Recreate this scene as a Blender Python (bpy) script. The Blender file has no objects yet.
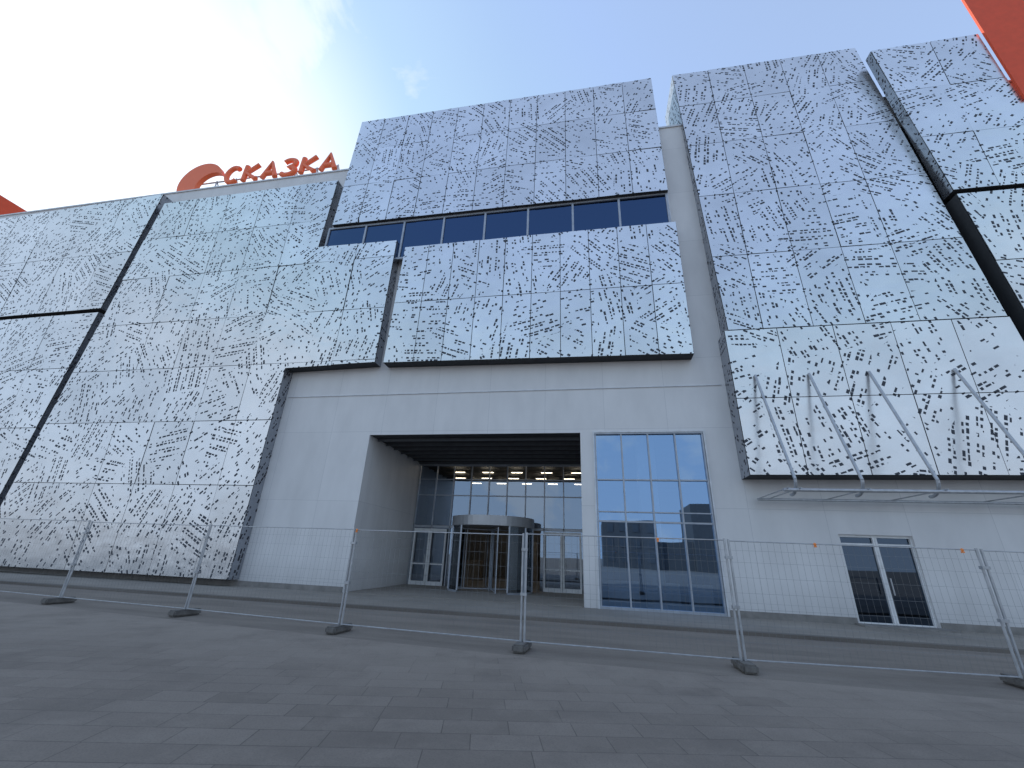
import bpy, bmesh, math, random
from mathutils import Vector, Matrix
random.seed(7)
S=bpy.context.scene
COL=S.collection
rad=math.radians

# ---------------------------------------------------------------- materials
class NT:
    def __init__(s,name):
        s.m=bpy.data.materials.new(name); s.m.use_nodes=True
        s.t=s.m.node_tree; s.b=s.t.nodes["Principled BSDF"]
    def n(s,ty,**k):
        x=s.t.nodes.new(ty)
        for a,b in k.items(): setattr(x,a,b)
        return x
    def l(s,a,b): s.t.links.new(a,b)
    def put(s,sock,v):
        if isinstance(v,bpy.types.NodeSocket): s.l(v,sock)
        else: sock.default_value=v
    def math(s,op,a,b=None,c=None):
        x=s.n("ShaderNodeMath",operation=op); s.put(x.inputs[0],a)
        if b is not None: s.put(x.inputs[1],b)
        if c is not None: s.put(x.inputs[2],c)
        return x.outputs[0]
    def noise(s,vec,scale,detail=4,rough=.55):
        x=s.n("ShaderNodeTexNoise"); s.l(vec,x.inputs["Vector"])
        x.inputs["Scale"].default_value=scale; x.inputs["Detail"].default_value=detail; x.inputs["Roughness"].default_value=rough
        return x.outputs["Fac"]
    def mix(s,f,a,b):
        x=s.n("ShaderNodeMix",data_type='RGBA'); s.put(x.inputs[0],f)
        for i,v in ((6,a),(7,b)):
            if isinstance(v,tuple): v=tuple(v)+(1,) if len(v)==3 else v
            s.put(x.inputs[i],v)
        return x.outputs[2]
    def ramp(s,v,lo,hi,a=0,b=1):
        x=s.n("ShaderNodeMapRange"); s.put(x.inputs[0],v)
        for i,q in enumerate((lo,hi,a,b)): x.inputs[i+1].default_value=q
        return x.outputs[0]
    def bump(s,h,st=.3,d=.01):
        x=s.n("ShaderNodeBump"); x.inputs["Strength"].default_value=st; x.inputs["Distance"].default_value=d
        s.put(x.inputs["Height"],h); s.l(x.outputs[0],s.b.inputs["Normal"])
    def set(s,col=None,rough=None,metal=None):
        if col is not None: s.put(s.b.inputs["Base Color"],tuple(col)+(1,) if isinstance(col,tuple) and len(col)==3 else col)
        if rough is not None: s.put(s.b.inputs["Roughness"],rough)
        if metal is not None: s.put(s.b.inputs["Metallic"],metal)
        return s.m

def simple(name,col,rough=.5,metal=0,var=.12,scale=3):
    t=NT(name); tc=t.n("ShaderNodeTexCoord").outputs["Object"]
    f=t.ramp(t.noise(tc,scale),.3,.7)
    t.set(t.mix(f,tuple(c*(1-var) for c in col),tuple(min(1,c*(1+var)) for c in col)),rough,metal)
    return t.m

def perforated_mat(name,base,hole=(.06,.068,.085)):
    t=NT(name); tc=t.n("ShaderNodeTexCoord").outputs["Object"]
    sp=t.n("ShaderNodeSeparateXYZ"); t.l(tc,sp.inputs[0])
    x=t.math('ADD',sp.outputs[0],sp.outputs[1])
    cb=t.n("ShaderNodeCombineXYZ"); t.l(x,cb.inputs[0]); t.l(sp.outputs[2],cb.inputs[1])
    P=cb.outputs[0]
    # slight warp so that some rows bend like streets on a town plan
    nz=t.n("ShaderNodeTexNoise"); t.l(P,nz.inputs["Vector"]); nz.inputs["Scale"].default_value=.13; nz.inputs["Detail"].default_value=0
    vm=t.n("ShaderNodeVectorMath",operation='MULTIPLY_ADD'); t.l(nz.outputs["Color"],vm.inputs[0]); vm.inputs[1].default_value=(.8,.8,0); t.l(P,vm.inputs[2])
    W=vm.outputs[0]
    vo=t.n("ShaderNodeTexVoronoi",voronoi_dimensions='2D'); t.l(W,vo.inputs["Vector"]); vo.inputs["Scale"].default_value=.52
    ve=t.n("ShaderNodeTexVoronoi",voronoi_dimensions='2D',feature='DISTANCE_TO_EDGE'); t.l(W,ve.inputs["Vector"]); ve.inputs["Scale"].default_value=.52
    sc=t.n("ShaderNodeSeparateColor"); t.l(vo.outputs["Color"],sc.inputs[0])
    ang=t.math('MULTIPLY',sc.outputs[0],3.1416)
    vr=t.n("ShaderNodeVectorRotate",rotation_type='Z_AXIS'); t.l(W,vr.inputs["Vector"]); t.l(ang,vr.inputs["Angle"])
    rs=t.n("ShaderNodeSeparateXYZ"); t.l(vr.outputs[0],rs.inputs[0])
    v=t.math('DIVIDE',rs.outputs[1],.132); row=t.math('FLOOR',v)
    wr=t.n("ShaderNodeTexWhiteNoise",noise_dimensions='1D'); t.l(row,wr.inputs["W"])
    # spacing along the row differs from row to row
    u=t.math('ADD',t.math('DIVIDE',rs.outputs[0],t.math('MULTIPLY_ADD',wr.outputs[0],.12,.15)),t.math('MULTIPLY',wr.outputs[0],5.0)); cell=t.math('FLOOR',u)
    ci=t.n("ShaderNodeCombineXYZ"); t.l(cell,ci.inputs[0]); t.l(row,ci.inputs[1]); t.l(t.math('MULTIPLY',sc.outputs[1],90),ci.inputs[2])
    wn=t.n("ShaderNodeTexWhiteNoise",noise_dimensions='3D'); t.l(ci.outputs[0],wn.inputs[0])
    rc=t.n("ShaderNodeSeparateColor"); t.l(wn.outputs["Color"],rc.inputs[0])
    # whole districts are dense or sparse
    dens=t.math('ADD',t.ramp(t.noise(P,.7,3,.6),.38,.62,.62,.02),t.math('MULTIPLY',sc.outputs[2],.28))
    on=t.math('GREATER_THAN',rc.outputs[0],dens)
    # leave a "street" between pairs of rows
    on=t.math('MULTIPLY',on,t.math('GREATER_THAN',t.math('PINGPONG',row,1.5),.4))
    wn2=t.n("ShaderNodeTexWhiteNoise",noise_dimensions='3D'); ad=t.n("ShaderNodeVectorMath",operation='ADD'); t.l(ci.outputs[0],ad.inputs[0]); ad.inputs[1].default_value=(31,7,3); t.l(ad.outputs[0],wn2.inputs[0])
    r2=t.n("ShaderNodeSeparateColor"); t.l(wn2.outputs["Color"],r2.inputs[0])
    fx=t.math('ABSOLUTE',t.math('SUBTRACT',t.math('FRACT',u),t.math('MULTIPLY_ADD',r2.outputs[0],.14,.43)))
    fy=t.math('ABSOLUTE',t.math('SUBTRACT',t.math('FRACT',v),t.math('MULTIPLY_ADD',r2.outputs[1],.14,.43)))
    mx=t.math('LESS_THAN',fx,t.math('MULTIPLY_ADD',rc.outputs[1],.26,.20))
    my=t.math('LESS_THAN',fy,t.math('MULTIPLY_ADD',rc.outputs[2],.18,.21))
    ed=t.math('GREATER_THAN',ve.outputs["Distance"],.035)
    k=t.math('MULTIPLY',t.math('MULTIPLY',on,ed),t.math('MULTIPLY',mx,my))
    dirt=t.ramp(t.noise(P,.5,4),.3,.7,.90,1.05)
    geo=t.n("ShaderNodeNewGeometry"); pr=t.math('MULTIPLY_ADD',geo.outputs["Random Per Island"],.14,.90)
    c=t.n("ShaderNodeVectorMath",operation='SCALE'); c.inputs[0].default_value=base; t.l(t.math('MULTIPLY',dirt,pr),c.inputs[3])
    t.set(t.mix(k,c.outputs[0],hole),t.ramp(k,0,1,.25,.8),t.ramp(k,0,1,.78,0))
    # thin sheet is never quite flat: soft waviness in the reflections
    t.bump(t.noise(P,.9,2,.5),.5,.05)
    return t.m

M_PANEL=perforated_mat("perforated_aluminium",(.79,.795,.81))
M_SIDE=perforated_mat("perforated_return_shade",(.40,.42,.46),(.03,.03,.04))  # same sheet metal, darkened: shade on the returns painted into the colour
M_DARK=simple("dark_cavity",(.04,.043,.048),.8)  # near-black backing colour, also stands in for shade under and between blocks

def wallmat():
    t=NT("white_wall_panels"); tc=t.n("ShaderNodeTexCoord").outputs["Object"]
    sp=t.n("ShaderNodeSeparateXYZ"); t.l(tc,sp.inputs[0])
    x=t.math('ADD',sp.outputs[0],sp.outputs[1]); z=sp.outputs[2]
    sx=t.math('LESS_THAN',t.math('ABSOLUTE',t.math('SUBTRACT',t.math('FRACT',t.math('DIVIDE',x,2.46)),.5)),.003)
    sz=t.math('LESS_THAN',t.math('ABSOLUTE',t.math('SUBTRACT',t.math('FRACT',t.math('DIVIDE',t.math('ADD',z,1.08),3.05)),.5)),.0025)
    s=t.math('MAXIMUM',sx,sz)
    cid=t.n("ShaderNodeCombineXYZ"); t.l(t.math('FLOOR',t.math('ADD',t.math('DIVIDE',x,2.46),.5)),cid.inputs[0]); t.l(t.math('FLOOR',t.math('ADD',t.math('DIVIDE',t.math('ADD',z,1.08),3.05),.5)),cid.inputs[1])
    wn=t.n("ShaderNodeTexWhiteNoise",noise_dimensions='2D'); t.l(cid.outputs[0],wn.inputs[0])
    mp=t.n("ShaderNodeMapping"); t.l(tc,mp.inputs[0]); mp.inputs["Scale"].default_value=(1.3,1.3,.5)
    streak=t.ramp(t.noise(mp.outputs[0],.9,6),.35,.75,1.0,.88)
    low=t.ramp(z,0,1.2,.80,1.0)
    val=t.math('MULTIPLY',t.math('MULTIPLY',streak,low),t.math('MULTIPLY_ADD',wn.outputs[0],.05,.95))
    c=t.n("ShaderNodeVectorMath",operation='SCALE'); c.inputs[0].default_value=(.79,.775,.77); t.l(val,c.inputs[3])
    t.set(t.mix(t.math('MULTIPLY',s,.35),c.outputs[0],(.30,.31,.33)),.42)
    t.bump(t.math('SUBTRACT',1,s),.15,.01)
    return t.m
M_WALL=wallmat()
M_TRIM=simple("light_metal_trim",(.66,.67,.69),.4,.2)
M_FRAME=simple("window_frame_grey",(.40,.43,.48),.35,.3)
M_DFRAME=simple("window_frame_dark",(.11,.12,.135),.4,.3)
M_DRUM=simple("brushed_grey_metal",(.42,.43,.45),.35,.5,.05)
M_RED=simple("orange_red_metal",(.85,.10,.035),.7,0,.06)
M_RED2=simple("sign_red",(1.0,.19,.07),.5,0,.03)
M_PLINTH=simple("grey_plinth",(.24,.225,.21),.8,0,.2)
M_STEEL=simple("galvanised_steel",(.46,.47,.49),.4,.5,.15,8)
M_WIRE=simple("fence_wire",(.20,.205,.21),.6,.2)
M_CONC=simple("fence_block_concrete",(.15,.14,.13),.9,0,.3,12)
M_ORANGE=simple("orange_plastic",(.9,.28,.06),.4)
M_INT=simple("interior_grey",(.17,.175,.185),.7,0,.25,.6)
M_SOFFIT=simple("dark_soffit",(.045,.045,.05),.55,.2)
M_WHITE=simple("white_paint",(.8,.8,.8),.4)

def glass(name,tint,refl,gcol=(.85,.93,1)):
    t=NT(name); t.t.nodes.remove(t.b)
    o=[n for n in t.t.nodes if n.type=='OUTPUT_MATERIAL'][0]
    tr=t.n("ShaderNodeBsdfTransparent"); tr.inputs[0].default_value=tuple(tint)+(1,)
    gl=t.n("ShaderNodeBsdfGlossy"); gl.inputs["Roughness"].default_value=.01; gl.inputs[0].default_value=tuple(gcol)+(1,)
    fr=t.n("ShaderNodeLayerWeight"); fr.inputs[0].default_value=.35
    f=t.ramp(fr.outputs["Fresnel"],0,1,refl,1)
    tc=t.n("ShaderNodeTexCoord").outputs["Object"]
    b=t.n("ShaderNodeBump"); b.inputs["Strength"].default_value=.2; b.inputs["Distance"].default_value=.02
    t.l(t.noise(tc,.55,1),b.inputs["Height"]); t.l(b.outputs[0],gl.inputs["Normal"])
    mx=t.n("ShaderNodeMixShader"); t.l(f,mx.inputs[0]); t.l(tr.outputs[0],mx.inputs[1]); t.l(gl.outputs[0],mx.inputs[2])
    t.l(mx.outputs[0],o.inputs[0]); return t.m
M_GLASS=glass("facade_glass",(.42,.46,.50),.58,(.36,.56,.86))
M_GLASSE=glass("entrance_glass",(.60,.64,.66),.42,(.46,.58,.74))
M_GLASSC=glass("door_glass",(.70,.76,.80),.20,(.7,.8,.9))
M_GLASSD=glass("dark_glass",(.05,.06,.08),.14,(.40,.52,.7))
M_GLASSR=glass("ribbon_glass",(.05,.06,.08),.36,(.13,.22,.40))
def emit(name,col,st):
    t=NT(name); t.b.inputs["Emission Color"].default_value=tuple(col)+(1,); t.b.inputs["Emission Strength"].default_value=st
    return t.m
M_LAMP=emit("ceiling_lamp_warm",(1,.82,.60),11)

def groundmat(name,kind):
    t=NT(name); tc=t.n("ShaderNodeTexCoord").outputs["Object"]
    big=t.noise(tc,.35,5,.6); fine=t.noise(tc,60,3)
    mp2=t.n("ShaderNodeMapping"); t.l(tc,mp2.inputs[0]); mp2.inputs["Scale"].default_value=(.25,1.6,1)
    strk=t.ramp(t.noise(mp2.outputs[0],1.0,6,.65),.35,.7)
    blot=t.ramp(t.noise(tc,1.1,7,.65),.42,.66)
    if kind=='asphalt':
        a=t.mix(strk,(.18,.153,.130),(.29,.25,.212))
        a=t.mix(t.math('MULTIPLY',blot,.5),a,(.26,.223,.19))
        a=t.mix(t.math('MULTIPLY',t.ramp(fine,.4,.7),.35),a,(.10,.087,.075))
        t.set(a,.9); t.bump(fine,.35,.006)
    elif kind=='concrete':
        a=t.mix(t.ramp(big,.35,.68),(.25,.222,.192),(.35,.313,.273))
        a=t.mix(t.math('MULTIPLY',strk,.35),a,(.20,.177,.152))
        a=t.mix(t.math('MULTIPLY',blot,.35),a,(.21,.187,.162))
        t.set(a,.85); t.bump(fine,.3,.004)
    elif kind=='kerb':
        a=t.mix(strk,(.13,.114,.10),(.20,.176,.154)); t.set(a,.85)
    else:
        mp=t.n("ShaderNodeMapping"); t.l(tc,mp.inputs[0]); mp.inputs["Rotation"].default_value=(0,0,rad(-14))
        br=t.n("ShaderNodeTexBrick"); t.l(mp.outputs[0],br.inputs["Vector"])
        br.offset=.43; br.offset_frequency=2; br.squash=1.45; br.squash_frequency=3
        br.inputs["Scale"].default_value=1; br.inputs["Brick Width"].default_value=.66; br.inputs["Row Height"].default_value=.36
        br.inputs["Mortar Size"].default_value=.006; br.inputs["Mortar Smooth"].default_value=.5; br.inputs["Bias"].default_value=0
        br.inputs["Color1"].default_value=(.185,.156,.133,1); br.inputs["Color2"].default_value=(.245,.208,.178,1); br.inputs["Mortar"].default_value=(.10,.085,.074,1)
        a=t.mix(t.ramp(big,.4,.75,0,.5),br.outputs["Color"],(.265,.226,.194))
        sand=t.ramp(t.noise(tc,1.7,8,.72),.48,.72,0,.6)
        a=t.mix(sand,a,(.28,.24,.205))
        stain=t.ramp(t.noise(tc,.8,7,.65),.50,.70,0,.5)
        a=t.mix(stain,a,(.135,.115,.10))
        sy=t.n("ShaderNodeSeparateXYZ"); t.l(tc,sy.inputs[0])
        edge=t.math('MULTIPLY',t.ramp(sy.outputs[1],5.6,8.2,0,1),t.ramp(t.noise(tc,.9,6,.65),.32,.55))
        a=t.mix(t.math('MULTIPLY',edge,.8),a,(.31,.265,.225))
        a=t.mix(t.math('MULTIPLY',t.ramp(fine,.45,.75),.35),a,(.09,.078,.068))
        t.set(a,t.ramp(big,.3,.7,.7,.9))
        h=t.math('ADD',t.math('MULTIPLY',br.outputs["Fac"],-1),t.math('MULTIPLY',fine,.25)); t.bump(h,.5,.006)
    return t.m

# ---------------------------------------------------------------- helpers
def empty(name,loc,label,cat,group=None):
    o=bpy.data.objects.new(name,None); o.location=loc; COL.objects.link(o); o.empty_display_size=.3
    o["label"]=label; o["category"]=cat
    if group: o["group"]=group
    return o
def parent_world(p):
    v=Vector((0,0,0))
    while p: v+=p.location; p=p.parent
    return v
def fin(name,bm,mats,parent=None,smooth=False):
    bmesh.ops.recalc_face_normals(bm,faces=bm.faces[:])
    me=bpy.data.meshes.new(name)
    off=parent_world(parent) if parent else Vector((0,0,0))
    for v in bm.verts: v.co-=off
    bm.to_mesh(me); bm.free()
    for m in (mats if isinstance(mats,(list,tuple)) else [mats]): me.materials.append(m)
    if smooth:
        for p in me.polygons: p.use_smooth=True
    o=bpy.data.objects.new(name,me); COL.objects.link(o)
    if parent: o.parent=parent
    return o
def box(bm,x0,x1,y0,y1,z0,z1,mi=0):
    r=bmesh.ops.create_cube(bm,size=1)
    for v in r['verts']:
        v.co=Vector(((x0+x1)/2+v.co.x*(x1-x0),(y0+y1)/2+v.co.y*(y1-y0),(z0+z1)/2+v.co.z*(z1-z0)))
    for f in {f for v in r['verts'] for f in v.link_faces}: f.material_index=mi
def tube(bm,p,q,r,n=8):
    p=Vector(p);q=Vector(q);d=q-p
    res=bmesh.ops.create_cone(bm,cap_ends=True,segments=n,radius1=r,radius2=r,depth=d.length)
    m=Matrix.Translation((p+q)/2)@d.to_track_quat('Z','Y').to_matrix().to_4x4()
    bmesh.ops.transform(bm,matrix=m,verts=res['verts'])
def quad(bm,*p,mi=0):
    f=bm.faces.new([bm.verts.new(q) for q in p]); f.material_index=mi; return f
def boxes(name,L,mat,parent):
    bm=bmesh.new()
    for b in L: box(bm,*b)
    return fin(name,bm,mat,parent)
def each(name,L,mat,parent):
    for b in L: boxes(name,[b],mat,parent)
def part(name,loc,par):
    e=bpy.data.objects.new(name,None); COL.objects.link(e); e.parent=par; e.location=Vector(loc)-parent_world(par); e.empty_display_size=.2; return e
def pane(x0,x1,y,z0,z1,mat,par,name="glass"):
    bm=bmesh.new(); quad(bm,(x0,y,z0),(x1,y,z0),(x1,y,z1),(x0,y,z1)); return fin(name,bm,mat,par)

# ---------------------------------------------------------------- ground
def sheet(name,x0,x1,y0,y1,z,mat):
    bm=bmesh.new(); quad(bm,(x0,y0,z),(x1,y0,z),(x1,y1,z),(x0,y1,z))
    o=fin(name,bm,mat); o["kind"]="structure"; return o
sheet("ground",-2500,2500,-2500,2500,-.012,groundmat("asphalt","asphalt"))
bm=bmesh.new()
quad(bm,(-60,-30,-.004),(60,-30,-.004),(60,8.3,-.004),(-60,8.3,-.004))
quad(bm,(-60,8.3,-.004),(0,8.3,-.004),(-14,9.6,-.004),(-60,12.5,-.004))
o=fin("pavement",bm,groundmat("pavers","pavers")); o["kind"]="structure"
bm=bmesh.new(); box(bm,-60,40,13.2,16.98,-.1,.0)
o=fin("sidewalk",bm,groundmat("concrete","concrete")); o["kind"]="structure"
bm=bmesh.new(); box(bm,-60,40,12.95,13.19,-.1,.07)
o=fin("kerb",bm,groundmat("kerb_stone","kerb")); o["kind"]="structure"

# ---------------------------------------------------------------- building
YW=17.0
B=empty("shopping_mall",(-8,YW,0),"white shopping mall clad in perforated metal panels","shopping mall")
holes=[(-9.76,-.39,0,6.39),(.17,4.35,0,6.38),(8.25,10.45,0,2.72)]
bm=bmesh.new()
xs=sorted({-75,24}|{h[0] for h in holes}|{h[1] for h in holes}); zs=sorted({0,23.4}|{h[2] for h in holes}|{h[3] for h in holes})
for i in range(len(xs)-1):
    for j in range(len(zs)-1):
        cx=(xs[i]+xs[i+1])/2; cz=(zs[j]+zs[j+1])/2
        if any(h[0]<cx<h[1] and h[2]<cz<h[3] for h in holes): continue
        quad(bm,(xs[i],YW,zs[j]),(xs[i+1],YW,zs[j]),(xs[i+1],YW,zs[j+1]),(xs[i],YW,zs[j+1]))
for k,(a,b,c,d) in enumerate(holes):
    dp=6.2 if k==0 else .3
    quad(bm,(a,YW,c),(a,YW+dp,c),(a,YW+dp,d),(a,YW,d)); quad(bm,(b,YW,c),(b,YW+dp,c),(b,YW+dp,d),(b,YW,d))
    if k: quad(bm,(a,YW,d),(b,YW,d),(b,YW+dp,d),(a,YW+dp,d))
quad(bm,(-75,YW,0),(-75,60,0),(-75,60,23.4),(-75,YW,23.4)); quad(bm,(24,YW,0),(24,60,0),(24,60,23.4),(24,YW,23.4))
quad(bm,(-75,60,0),(24,60,0),(24,60,23.4),(-75,60,23.4)); 
bmesh.ops.remove_doubles(bm,verts=bm.verts,dist=.001)
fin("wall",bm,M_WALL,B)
boxes("roof",[(-75,24,YW+.3,60,22.6,22.8)],M_PLINTH,B)
boxes("parapet_cap",[(-75,24,YW-.06,YW+.3,23.4,23.5)],M_TRIM,B)
boxes("ledge",[(-14.4,5.3,YW-.04,YW,8.31,8.35)],M_TRIM,B)
each("plinth",[(-75,-9.8,YW-.04,YW,.0,.2),(4.45,8.2,YW-.04,YW,0,.2),(10.5,24,YW-.04,YW,0,.2)],M_PLINTH,B)

def block(poly,yf,yb,vx,hz,gap=.014,dark=False):
    """one cladding block. poly: list of (x,z); yf: function z->y"""
    C=part("perforated_cladding",(0,0,0),B); C.location=Vector((0,0,0))
    bm=bmesh.new()
    bm.faces.new([bm.verts.new((x,0,z)) for x,z in poly])
    def cut(co,no):
        bmesh.ops.bisect_plane(bm,geom=bm.verts[:]+bm.edges[:]+bm.faces[:],plane_co=co,plane_no=no,dist=1e-5)
    for x,s in vx: cut((x,0,poly[0][1]),(1,0,s))
    for z in hz: cut((0,0,z),(0,0,1))
    bmesh.ops.split_edges(bm,edges=bm.edges[:])
    for f in list(bm.faces):
        c=f.calc_center_median(); tx=random.gauss(0,.006); tz=random.gauss(0,.004)
        w=max(v.co.x for v in f.verts)-min(v.co.x for v in f.verts); h=max(v.co.z for v in f.verts)-min(v.co.z for v in f.verts)
        for v in f.verts:
            d=v.co-c
            nv=Vector((c.x+d.x*(1-2*gap/max(w,.1)),0,c.z+d.z*(1-2*gap/max(h,.1)))); v.co=Vector((nv.x,yf(nv.z)+d.x*tx+d.z*tz,nv.z))
    ex=bmesh.ops.extrude_face_region(bm,geom=bm.faces[:],use_keep_orig=True)
    for v in [g for g in ex['geom'] if isinstance(g,bmesh.types.BMVert)]: v.co.y+=.02
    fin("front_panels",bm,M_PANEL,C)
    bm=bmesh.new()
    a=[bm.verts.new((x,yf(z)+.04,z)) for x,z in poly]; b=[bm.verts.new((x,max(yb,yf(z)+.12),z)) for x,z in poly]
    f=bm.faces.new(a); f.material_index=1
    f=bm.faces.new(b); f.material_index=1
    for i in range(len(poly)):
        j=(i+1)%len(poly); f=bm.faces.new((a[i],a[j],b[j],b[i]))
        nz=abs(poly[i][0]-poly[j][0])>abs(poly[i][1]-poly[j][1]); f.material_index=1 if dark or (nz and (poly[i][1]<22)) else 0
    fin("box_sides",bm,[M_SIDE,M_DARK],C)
def vl(x0,x1,w,s0=0,s1=0):
    n=max(1,round((x1-x0)/w)); return [(x0+(x1-x0)*i/n, s0+(s1-s0)*i/n) for i in range(1,n)]
Y0=16.4
block([(-60,22.0),(-27.08,22.72),(-27.80,14.0),(-60,13.82)],lambda z:Y0,YW-.01,vl(-60,-27.1,3.1,0,.083),[18.1])
block([(-60,13.58),(-27.83,13.76),(-28.78,.25),(-60,.25)],lambda z:Y0,YW-.01,vl(-60,-27.9,3.1,0,.07),[10.2,6.8,3.4])
block([(-26.66,21.87),(-14.3,21.94),(-14.45,16.97),(-9.78,16.92),(-9.80,9.75),(-14.5,9.64),(-14.55,.25),(-28.40,.25)],lambda z:Y0,YW-.01,vl(-26.6,-14.3,2.35,.07,.012)+vl(-14.3,-9.78,2.25),[18.9,15.9,12.75,9.9,7.0,4.0],)
block([(-9.25,16.40),(4.28,16.40),(4.28,9.50),(-9.38,9.70)],lambda z:Y0,YW-.01,vl(-9.25,4.28,1.36),[12.95])
block([(-14.0,27.43),(4.12,27.40),(4.12,18.38),(-13.92,18.46)],lambda z:16.4+.4*(z-18.4)/9,19.5,vl(-14,4.12,1.65),[24.6,21.5])
yE=lambda z:16.1+.8*max(0,z-10.3)/17.2
block([(5.29,27.5),(14.58,27.43),(15.02,10.33),(5.60,10.33)],yE,19.5,vl(5.35,14.6,1.86,-.015,-.03),[24.6,21.4,17.8,14.1])
block([(5.44,10.30),(15.05,10.30),(15.46,4.6),(5.47,4.54)],lambda z:16.07,YW-.01,vl(5.4,15.2,1.86,0,-.03),[7.4])
block([(14.50,25.8),(19.1,25.87),(19.1,20.9),(22.5,20.9),(22.5,16.3),(15.10,16.3)],lambda z:16.0+.1*(z-16)/10,16.55,vl(15.1,19.0,1.9,-.05,-.02),[22.6,19.5])
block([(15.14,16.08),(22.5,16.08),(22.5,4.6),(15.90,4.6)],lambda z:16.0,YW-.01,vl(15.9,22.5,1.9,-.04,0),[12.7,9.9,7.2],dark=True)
boxes("joint_shade_sheet",[(14.6,16.4,16.86,16.98,4.6,21.2)],M_DARK,B)  # dark sheet added over the white wall to paint shade into the gap
each("red_volume",[(19.16,24,15.93,16.03,20.98,31)],M_RED,B)
each("red_volume",[(-62,-45.4,17.5,24,13,26.5)],M_RED,B)

# ribbon window between the middle blocks
w=part("window",(-5,16.6,16.4),B)
yr=16.62
pane(-14.2,4.1,yr,15.9,18.42,M_GLASSR,w)
L=[(-14.2,4.1,yr-.06,yr+.05,18.30,18.42),(-14.2,4.1,yr-.06,yr+.05,15.8,15.9)]
for i in range(9):
    x=-14.15+18.2*i/8; L.append((x-.05,x+.05,yr-.07,yr+.05,15.9,18.30))
boxes("frame",L,M_FRAME,w)
boxes("end_cap",[(4.1,4.14,yr,16.98,15.8,18.36)],M_TRIM,w)

# tall window
w=part("window",(2.2,YW,0),B)
x0,x1=.17,4.35
pane(x0,x1,17.1,0,6.38,M_GLASS,w)
L=[(x0,x1,16.98,17.14,0,.08),(x0,x1,16.98,17.14,6.32,6.38)]
for z,t in ((2.95,.03),(3.30,.02),(4.5,.025)): L.append((x0+.08,x1-.08,17.02,17.14,z-t,z+t))
for i in range(5):
    x=x0+.04+(x1-x0-.08)*i/4; L.append((x-.028,x+.028,17.0,17.15,.08,6.32))
boxes("frame",L,M_FRAME,w)
boxes("surround",[(x0-.06,x0,16.95,17.1,0,6.44),(x1,x1+.06,16.95,17.1,0,6.44),(x0,x1,16.95,17.1,6.38,6.44)],M_TRIM,w)
each("radiator",[(.5,1.6,17.5,17.7,.2,.9),(2.4,3.0,17.5,17.7,.2,.9),(3.3,4.1,17.5,17.7,.2,.9)],M_WHITE,B)
boxes("column",[(1.9,2.6,17.9,18.6,.02,6.78)],M_WHITE,B)

# side door
d=part("door",(9.35,YW,0),B); a0,a1=8.25,10.45; md=(a0+a1)/2
pane(a0,a1,17.16,0,2.72,M_GLASSD,d)
L=[(a0,a1,17.08,17.2,2.64,2.72)]
for a in (a0,md-.065,md+.005,a1-.06): L.append((a,a+.06,17.08,17.2,.08,2.64))
L+=[(a0,md-.005,17.08,17.2,0,.08),(md+.005,a1,17.08,17.2,0,.08),(a0+.07,a1-.07,17.10,17.19,2.40,2.45)]
boxes("frame",L,M_WHITE,d)
each("handle",[(md-.14,md-.11,17.0,17.03,.9,1.4),(md+.11,md+.14,17.0,17.03,.9,1.4)],M_STEEL,d)
boxes("step",[(8.1,10.6,16.4,16.98,0,.05)],M_PLINTH,B)

# entrance recess
E=part("entrance",(-5,YW,0),B)
boxes("soffit",[(-9.75,-.40,YW+.02,23.2,6.40,6.6)],M_SOFFIT,E)
each("ceiling_slat",[(-9.7,-.45,17.7+i*.85,17.76+i*.85,6.28,6.398) for i in range(7)],M_DFRAME,E)
boxes("floor",[(-9.74,-.41,YW,23.2,-.1,.015)],groundmat("entrance_floor","concrete"),E)
L=[(-9.75,-.4,23.1,23.25,6.25,6.4),(-9.75,-.4,23.1,23.25,2.86,2.98),(-9.75,-.4,23.13,23.22,4.57,4.62),(-9.75,-.4,23.13,23.22,5.45,5.49)]
n=9
for i in range(n+1):
    x=-9.70+9.25*i/n
    if i in(4,5): L.append((x-.025,x+.025,23.1,23.24,2.98,6.25))
    else: L.append((x-.025,x+.025,23.1,23.24,0,6.25))
boxes("frame",L,M_FRAME,E)
pane(-9.75,-.4,23.2,3.0,6.3,M_GLASSE,E); pane(-9.75,-6.8,23.2,0,2.9,M_GLASSE,E); pane(-2.7,-.4,23.2,0,2.9,M_GLASSE,E)
for (a,b) in ((-9.6,-7.75),(-2.5,-.6)):
    dd=part("door",((a+b)/2,23.1,0),E); m=(a+b)/2
    for s,e in ((a,m-.01),(m+.01,b)):
        boxes("leaf",[(s,s+.09,23.0,23.09,.0,2.8),(e-.09,e,23.0,23.09,0,2.8),(s+.09,e-.09,23.0,23.09,2.65,2.8),(s+.09,e-.09,23.0,23.09,0,.2),(s+.09,e-.09,23.0,23.09,1.0,1.06)],M_WHITE,dd)
    each("handle",[(m-.16,m-.13,22.93,22.96,.8,1.5),(m+.13,m+.16,22.93,22.96,.8,1.5)],M_STEEL,dd)
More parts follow.
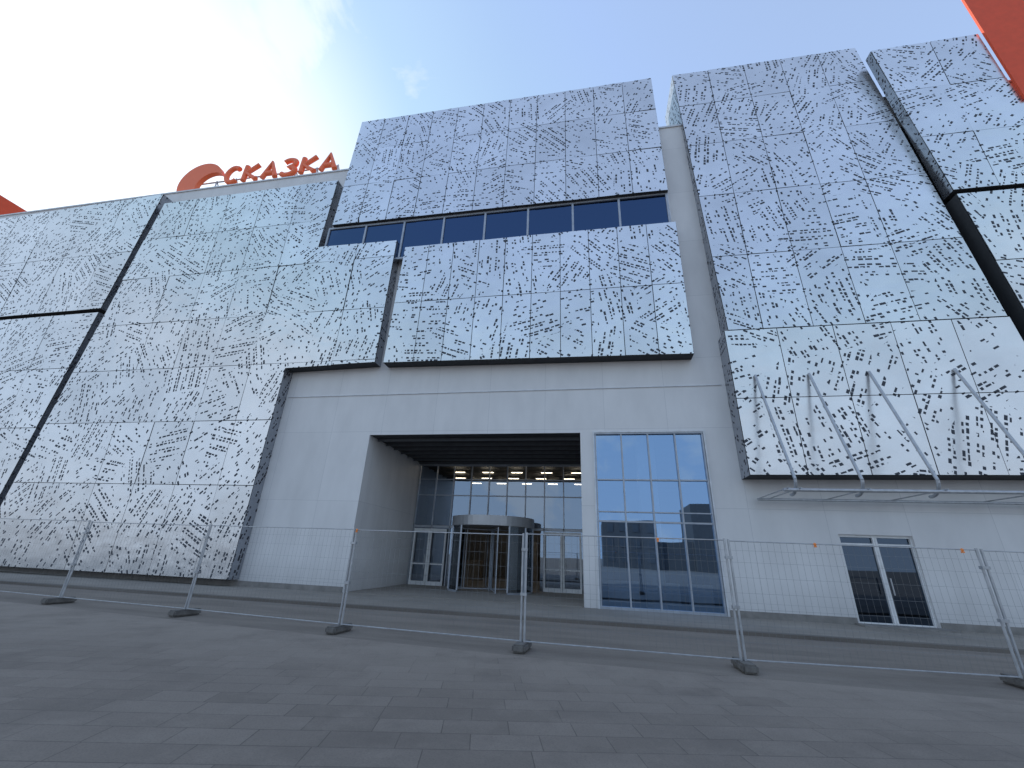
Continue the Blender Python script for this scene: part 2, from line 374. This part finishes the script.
# revolving door
Rv=part("revolving_door",(-4.9,21.7,0),E); cx,cy,R_=-4.9,21.7,2.0
def ring(bm,r0,r1,z0,z1,a0=0,a1=360,n=48):
    pr=[]
    for i in range(n+1):
        a=rad(a0+(a1-a0)*i/n); c,s=math.cos(a),math.sin(a)
        pr.append([bm.verts.new((cx+r*c,cy+r*s,z)) for r,z in((r0,z0),(r1,z0),(r1,z1),(r0,z1))])
    for i in range(n):
        for k in range(4): bm.faces.new((pr[i][k],pr[i+1][k],pr[i+1][(k+1)%4],pr[i][(k+1)%4]))
bm=bmesh.new(); ring(bm,.02,R_+.05,2.86,3.30); fin("canopy",bm,M_DRUM,Rv)
for a0,a1 in ((150,235),(305,390)):
    bm=bmesh.new(); ring(bm,R_-.015,R_-.01,.08,2.84,a0,a1,24); fin("glass",bm,M_GLASSC,Rv)
bm=bmesh.new(); ring(bm,R_-.06,R_+.03,0,.09,150,235,24); ring(bm,R_-.06,R_+.03,0,.09,305,390,24)
for a in (150,178,206,235,305,333,361,390):
    x=cx+R_*math.cos(rad(a)); y=cy+R_*math.sin(rad(a)); box(bm,x-.035,x+.035,y-.035,y+.035,.09,2.86)
fin("frame",bm,M_FRAME,Rv)
for a in (20,110,200,290):
    c,s=math.cos(rad(a)),math.sin(rad(a)); bm=bmesh.new()
    for r in (.06,R_-.12): tube(bm,(cx+r*c,cy+r*s,.03),(cx+r*c,cy+r*s,2.8),.03,6)
    for z in (.1,2.75): tube(bm,(cx+.06*c,cy+.06*s,z),(cx+(R_-.12)*c,cy+(R_-.12)*s,z),.03,6)
    fin("wing",bm,M_FRAME,Rv)
# interior
I=part("interior",(-4,28,0),B)
bm=bmesh.new()
quad(bm,(-14,36,0),(8,36,0),(8,36,6.8),(-14,36,6.8)); quad(bm,(-14,23.3,0),(-14,36,0),(-14,36,6.8),(-14,23.3,6.8)); quad(bm,(8,17.4,0),(8,36,0),(8,36,6.8),(8,17.4,6.8))
quad(bm,(-14,17.4,6.8),(8,17.4,6.8),(8,36,6.8),(-14,36,6.8)); quad(bm,(-.2,17.35,0),(-.2,23.2,0),(-.2,23.2,6.8),(-.2,17.35,6.8))
quad(bm,(-14,23.3,.01),(8,23.3,.01),(8,36,.01),(-14,36,.01)); quad(bm,(-.2,17.35,.01),(8,17.35,.01),(8,23.3,.01),(-.2,23.3,.01))
fin("room",bm,M_INT,I)
for i in range(4):
    for j in range(5):
        x=-9.4+j*1.9+.6*(i%2); each("ceiling_lamp",[(x,x+.7,24.4+i*2.2,24.48+i*2.2,6.5,6.54)],M_LAMP,I)
each("counter",[(-9.5,-7.6,30,31,0,1.2),(-1.5,.5,29,30,0,2.2),(-6.2,-4.0,33,34,0,2.6)],M_PLINTH,I)

# canopy frame with tie rods
C=part("canopy_frame",(9.5,15.7,3.7),B)
bm=bmesh.new(); zc=3.80
for y,r in ((14.45,.05),(16.7,.045)): tube(bm,(5.8,y,zc),(19,y,zc),r,10)
RX=[6.24,8.08,10.05,12.7,15.2]
for x in RX+[5.9]: tube(bm,(x,14.3,zc+.05),(x,16.97,zc+.05),.02,8)
fin("beam",bm,M_STEEL,C)
for x in RX:
    bm=bmesh.new(); q=Vector((x,14.58,4.15)); tp=Vector((x,16.03,8.3))
    pts=[tp,q]+[Vector((x,14.58+.42*(1-math.cos(i/8*1.75)),4.15-.42*math.sin(i/8*1.75))) for i in range(1,9)]
    for a,b in zip(pts[:-1],pts[1:]): tube(bm,a,b,.048,8)
    fin("tie_rod",bm,M_STEEL,C)

# ---------------------------------------------------------------- roof sign
SG=empty("rooftop_sign",(-22,17.5,22.8),"orange-red rooftop sign with crescent and letters on a frame","sign")
def arc(cx,cz,rx,rz,a,b,n=16): return [(cx+rx*math.cos(rad(a+(b-a)*i/n)),cz+rz*math.sin(rad(a+(b-a)*i/n))) for i in range(n+1)]
# strokes of the six channel letters on a unit box (width, height)
GL={"С":[arc(.5,.5,.5,.5,48,312,24)],
    "К":[[(0,0),(0,1)],[(.92,1),(.10,.50),(.95,0)]],
    "А":[[(0,0),(.48,1),(.96,0)],[(.2,.30),(.76,.30)]],
    "З":[arc(.42,.75,.46,.25,150,-90,16)[:-1]+[(.42,.5)]+arc(.42,.25,.5,.25,90,-150,16)]}
sx0,sx1,sz,H=-24.15,-15.40,24.38,1.32
step=(sx1-sx0)/6; Wd=step*.70
for i,ch in enumerate("СКАЗКА"):
    cu=bpy.data.curves.new("letter",'CURVE'); cu.dimensions='3D'; cu.bevel_depth=.185; cu.bevel_resolution=3; cu.use_fill_caps=True
    for st in GL[ch]:
        s=cu.splines.new('POLY'); s.points.add(len(st)-1)
        for k,(x,z) in enumerate(st): s.points[k].co=(x*Wd,0,z*H,1)
    to=bpy.data.objects.new("tmp",cu); COL.objects.link(to); bpy.context.view_layer.update()
    me=bpy.data.meshes.new_from_object(to.evaluated_get(bpy.context.evaluated_depsgraph_get()))
    bpy.data.objects.remove(to)
    for v in me.vertices: v.co=Vector((sx0+i*step+.12+v.co.x,17.5+v.co.y*.8,sz+v.co.z))-SG.location
    me.materials.clear(); me.materials.append(M_RED2)
    for p in me.polygons: p.use_smooth=True
    o=bpy.data.objects.new("letter",me); COL.objects.link(o); o.parent=SG
# crescent: big disc with a smaller disc bitten out of its lower right
bm=bmesh.new(); n=36
c1=Vector((-25.95,24.6)); r1=1.72; c2=Vector((-25.0,24.2)); r2=1.12
dv=c2-c1; dd_=dv.length; aa=(r1*r1-r2*r2+dd_*dd_)/(2*dd_); hh=math.sqrt(max(.01,r1*r1-aa*aa)); base=math.atan2(dv.y,dv.x)
half=math.atan2(hh,aa); half2=math.atan2(hh,aa-dd_)
out=[];inn=[]
for i in range(n+1):
    t=i/n
    A1=base+half+(2*math.pi-2*half)*t; out.append((c1.x+r1*math.cos(A1),c1.y+r1*math.sin(A1)))
    A2=base+half2+(2*math.pi-2*half2)*t; inn.append((c2.x+r2*math.cos(A2),c2.y+r2*math.sin(A2)))
va=[[bm.verts.new((x,y,z)) for x,z in out] for y in (17.3,17.6)]
vb=[[bm.verts.new((x,y,z)) for x,z in inn] for y in (17.3,17.6)]
for i in range(n):
    for k in (0,1): bm.faces.new((va[k][i],va[k][i+1],vb[k][i+1],vb[k][i]))
    bm.faces.new((va[0][i],va[0][i+1],va[1][i+1],va[1][i])); bm.faces.new((vb[0][i],vb[0][i+1],vb[1][i+1],vb[1][i]))
bmesh.ops.remove_doubles(bm,verts=bm.verts,dist=.0005)
fin("crescent",bm,M_RED2,SG)
bm=bmesh.new()
for i in range(8):
    x=-26.6+i*1.55
    tube(bm,(x,17.75,22.8),(x,17.75,25.0),.05,6); tube(bm,(x,17.75,25.0),(x,19.2,22.8),.04,6)
for z in (24.1,24.9): tube(bm,(-27,17.75,z),(-15.7,17.75,z),.05,6)
fin("support_frame",bm,M_STEEL,SG)

# ---------------------------------------------------------------- fence
posts=[(-22.3,10.9),(-18.05,10.45),(-13.76,10.04),(-9.54,9.72),(-5.25,9.25),(-1.35,8.94),(2.41,8.83),(6.60,9.2),(10.8,9.7)]
for i in range(len(posts)-1):
    (ax,ay),(bx,by)=posts[i],posts[i+1]
    e=empty("temporary_fence",((ax+bx)/2,(ay+by)/2,0),"galvanised wire mesh temporary fence section on concrete blocks","fence","temporary fence sections")
    d=Vector((bx-ax,by-ay,0)); d.normalize(); a=Vector((ax,ay,0))+d*.035; b=Vector((bx,by,0))-d*.035; L=(b-a).length
    up=Vector((0,0,1)); bm=bmesh.new(); zt=2.05+random.uniform(-.02,.02); zb=.14
    la=Vector((0,random.uniform(-.03,.03),0))
    tube(bm,a+up*.04,a+la+up*zt,.021); tube(bm,b+up*.04,b+la+up*zt,.021); tube(bm,a+up*zb,b+up*zb,.012,6); tube(bm,a+la+up*(zt-.03),b+la+up*(zt-.03),.010,6)
    fin("frame",bm,M_STEEL,e)
    bm=bmesh.new(); n=int(L/.11)
    for k in range(1,n):
        p=a+d*(L*k/n); tube(bm,p+up*zb,p+la+up*(zt-.03),.0018,3)
    for z in (.4,.65,.9,1.15,1.4,1.65,1.85): tube(bm,a+la*z/2+up*z,b+la*z/2+up*z,.0018,3)
    fin("wire_mesh",bm,M_WIRE,e)
    each("clamp",[(bx-.06,bx+.06,by-.04,by+.04,z,z+.05) for z in (.9,1.7)],M_STEEL,e)
mb=None
for i,(x,y) in enumerate(posts):
    if mb is None:
        bm=bmesh.new(); box(bm,-.12,.12,-.33,.33,-.0,.13)
        bmesh.ops.bevel(bm,geom=bm.edges[:],offset=.03,segments=2,affect='EDGES')
        o=fin("concrete_block",bm,M_CONC); mb=o
    else:
        o=mb.copy(); COL.objects.link(o)
    o.location=(x,y,0); o.rotation_euler=(0,0,random.uniform(-.15,.15)); o["label"]="dark concrete block foot under a fence post"; o["category"]="concrete block"; o["group"]="fence foot blocks"
ml=None
for x,y,z in ((-5.2,9.24,2.0),(1.2,8.86,2.0),(3.9,8.93,2.0),(6.3,9.16,2.0)):
    if ml is None:
        bm=bmesh.new(); r=bmesh.ops.create_uvsphere(bm,u_segments=14,v_segments=10,radius=.026); bmesh.ops.scale(bm,vec=(1,.7,1),verts=r['verts']); box(bm,-.018,.018,-.018,.018,-.05,-.025)
        o=fin("warning_lamp",bm,M_ORANGE); ml=o
    else: o=ml.copy(); COL.objects.link(o)
    o.location=(x,y-.04,z); o["label"]="small orange plastic warning lamp clipped on fence"; o["category"]="warning lamp"; o["group"]="warning lamps on the fence"

# ---------------------------------------------------------------- building across the square (seen mirrored in the glass)
A=empty("apartment_building",(20,-70,0),"dark grey apartment block facing the square across from mall","building")
boxes("wall",[(2,14,-85,-70,0,10),(14.01,22,-85,-71,0,6),(22.01,45,-85,-70,0,14)],simple("grey_facade",(.10,.10,.105),.8),A)
for i in range(4):
    for j in range(3): boxes("window",[(3.2+i*2.9,4.6+i*2.9,-70.05,-69.9,1.2+j*3.2,2.9+j*3.2)],M_DFRAME,A)

# ---------------------------------------------------------------- light
sun_dir=Vector((-2.0,1,1.3)).normalized(); el=math.asin(sun_dir.z); az=math.atan2(sun_dir.x,sun_dir.y)
W=bpy.data.worlds.new("World"); S.world=W; W.use_nodes=True; nt=W.node_tree; nt.nodes.clear()
def nn(ty,**k):
    x=nt.nodes.new(ty)
    for a,b in k.items(): setattr(x,a,b)
    return x
def mm(op,a,b=None,c=None):
    x=nn("ShaderNodeMath",operation=op)
    for i,v in enumerate((a,b,c)):
        if v is None: continue
        if isinstance(v,bpy.types.NodeSocket): nt.links.new(v,x.inputs[i])
        else: x.inputs[i].default_value=v
    return x.outputs[0]
def mr(v,a,b,c,d,smooth=True):
    x=nn("ShaderNodeMapRange"); nt.links.new(v,x.inputs[0])
    if smooth: x.interpolation_type='SMOOTHSTEP'
    for i,q in enumerate((a,b,c,d)): x.inputs[i+1].default_value=q
    return x.outputs[0]
sky=nn("ShaderNodeTexSky",sky_type='NISHITA'); sky.sun_disc=False; sky.sun_elevation=el; sky.sun_rotation=az; sky.air_density=1.0; sky.dust_density=.05; sky.ozone_density=1.6
tc=nn("ShaderNodeTexCoord"); g=tc.outputs["Generated"]
sp=nn("ShaderNodeSeparateXYZ"); nt.links.new(g,sp.inputs[0])
zz=mm('MAXIMUM',sp.outputs[2],.08)
cb=nn("ShaderNodeCombineXYZ"); nt.links.new(mm('DIVIDE',sp.outputs[0],zz),cb.inputs[0]); nt.links.new(mm('DIVIDE',sp.outputs[1],zz),cb.inputs[1])
def wnoise(sc,det,dis,src=None):
    no=nn("ShaderNodeTexNoise"); nt.links.new(src or cb.outputs[0],no.inputs["Vector"]); no.inputs["Scale"].default_value=sc; no.inputs["Detail"].default_value=det; no.inputs["Roughness"].default_value=.58; no.inputs["Distortion"].default_value=dis
    return no.outputs["Fac"]
n1=wnoise(2.1,7,.6)
n2=wnoise(4.2,6,.3,g)   # lower, puffier clouds
dt=nn("ShaderNodeVectorMath",operation='DOT_PRODUCT'); nt.links.new(g,dt.inputs[0]); dt.inputs[1].default_value=sun_dir
near=mr(dt.outputs["Value"],.84,.99,0,1)
wide=mr(dt.outputs["Value"],.70,.88,0,1)
hor=mr(sp.outputs[2],.0,.30,.20,0)
cloud=mm('MULTIPLY',mr(n1,.42,.62,0,.80),wide)
low=mm('MULTIPLY',mr(n2,.46,.60,0,.95),mr(sp.outputs[2],.62,.42,0,1))
cloud=mm('MAXIMUM',cloud,low)
haze=mm('ADD',mm('MULTIPLY_ADD',near,.62,.34),hor)
cl=mm('MINIMUM',mm('MAXIMUM',cloud,haze),.95)
bright=mm('ADD',mm('MULTIPLY_ADD',near,2.0,5.9),mm('MULTIPLY',wide,1.2))
cc=nn("ShaderNodeCombineXYZ")
for i,k in enumerate((.91,.99,1.10)): nt.links.new(mm('MULTIPLY',bright,k),cc.inputs[i])
# clear-sky colour, brightened, but kept blue (not glaring yellow) around the sun
sc2=nn("ShaderNodeVectorMath",operation='MULTIPLY'); nt.links.new(sky.outputs[0],sc2.inputs[0]); sc2.inputs[1].default_value=(1.85,2.2,2.5)
mnv=nn("ShaderNodeVectorMath",operation='MINIMUM'); nt.links.new(sc2.outputs[0],mnv.inputs[0]); mnv.inputs[1].default_value=(3.1,4.5,6.3)
mx=nn("ShaderNodeMix",data_type='RGBA'); nt.links.new(cl,mx.inputs[0]); nt.links.new(mnv.outputs[0],mx.inputs[6]); nt.links.new(cc.outputs[0],mx.inputs[7])
bg=nn("ShaderNodeBackground"); bg.inputs[1].default_value=.15; nt.links.new(mx.outputs[2],bg.inputs[0])
wo=nn("ShaderNodeOutputWorld"); nt.links.new(bg.outputs[0],wo.inputs[0])
sl=bpy.data.lights.new("sun",'SUN'); sl.energy=3.5; sl.angle=rad(.5); sl.color=(1,.95,.86)
so=bpy.data.objects.new("sun",sl); COL.objects.link(so); so.rotation_euler=sun_dir.to_track_quat('Z','Y').to_euler(); so.location=(-40,40,50)

# ---------------------------------------------------------------- camera
yaw,pit,roll=rad(-11.082),rad(22.171),rad(2.414)
F=Vector((math.sin(yaw)*math.cos(pit),math.cos(yaw)*math.cos(pit),math.sin(pit)))
r0=Vector((math.cos(yaw),-math.sin(yaw),0)); u0=r0.cross(F)
r=r0*math.cos(roll)+u0*math.sin(roll); u=r.cross(F)
cam=bpy.data.cameras.new("camera"); co=bpy.data.objects.new("camera",cam); COL.objects.link(co)
co.matrix_world=Matrix(((r.x,u.x,-F.x,0),(r.y,u.y,-F.y,0),(r.z,u.z,-F.z,1.6),(0,0,0,1)))
cam.sensor_width=36; cam.lens=36*421.1/1024; cam.clip_start=.05; cam.clip_end=6000
S.camera=co
S.view_settings.view_transform='Standard'; S.view_settings.look='None'; S.view_settings.exposure=0
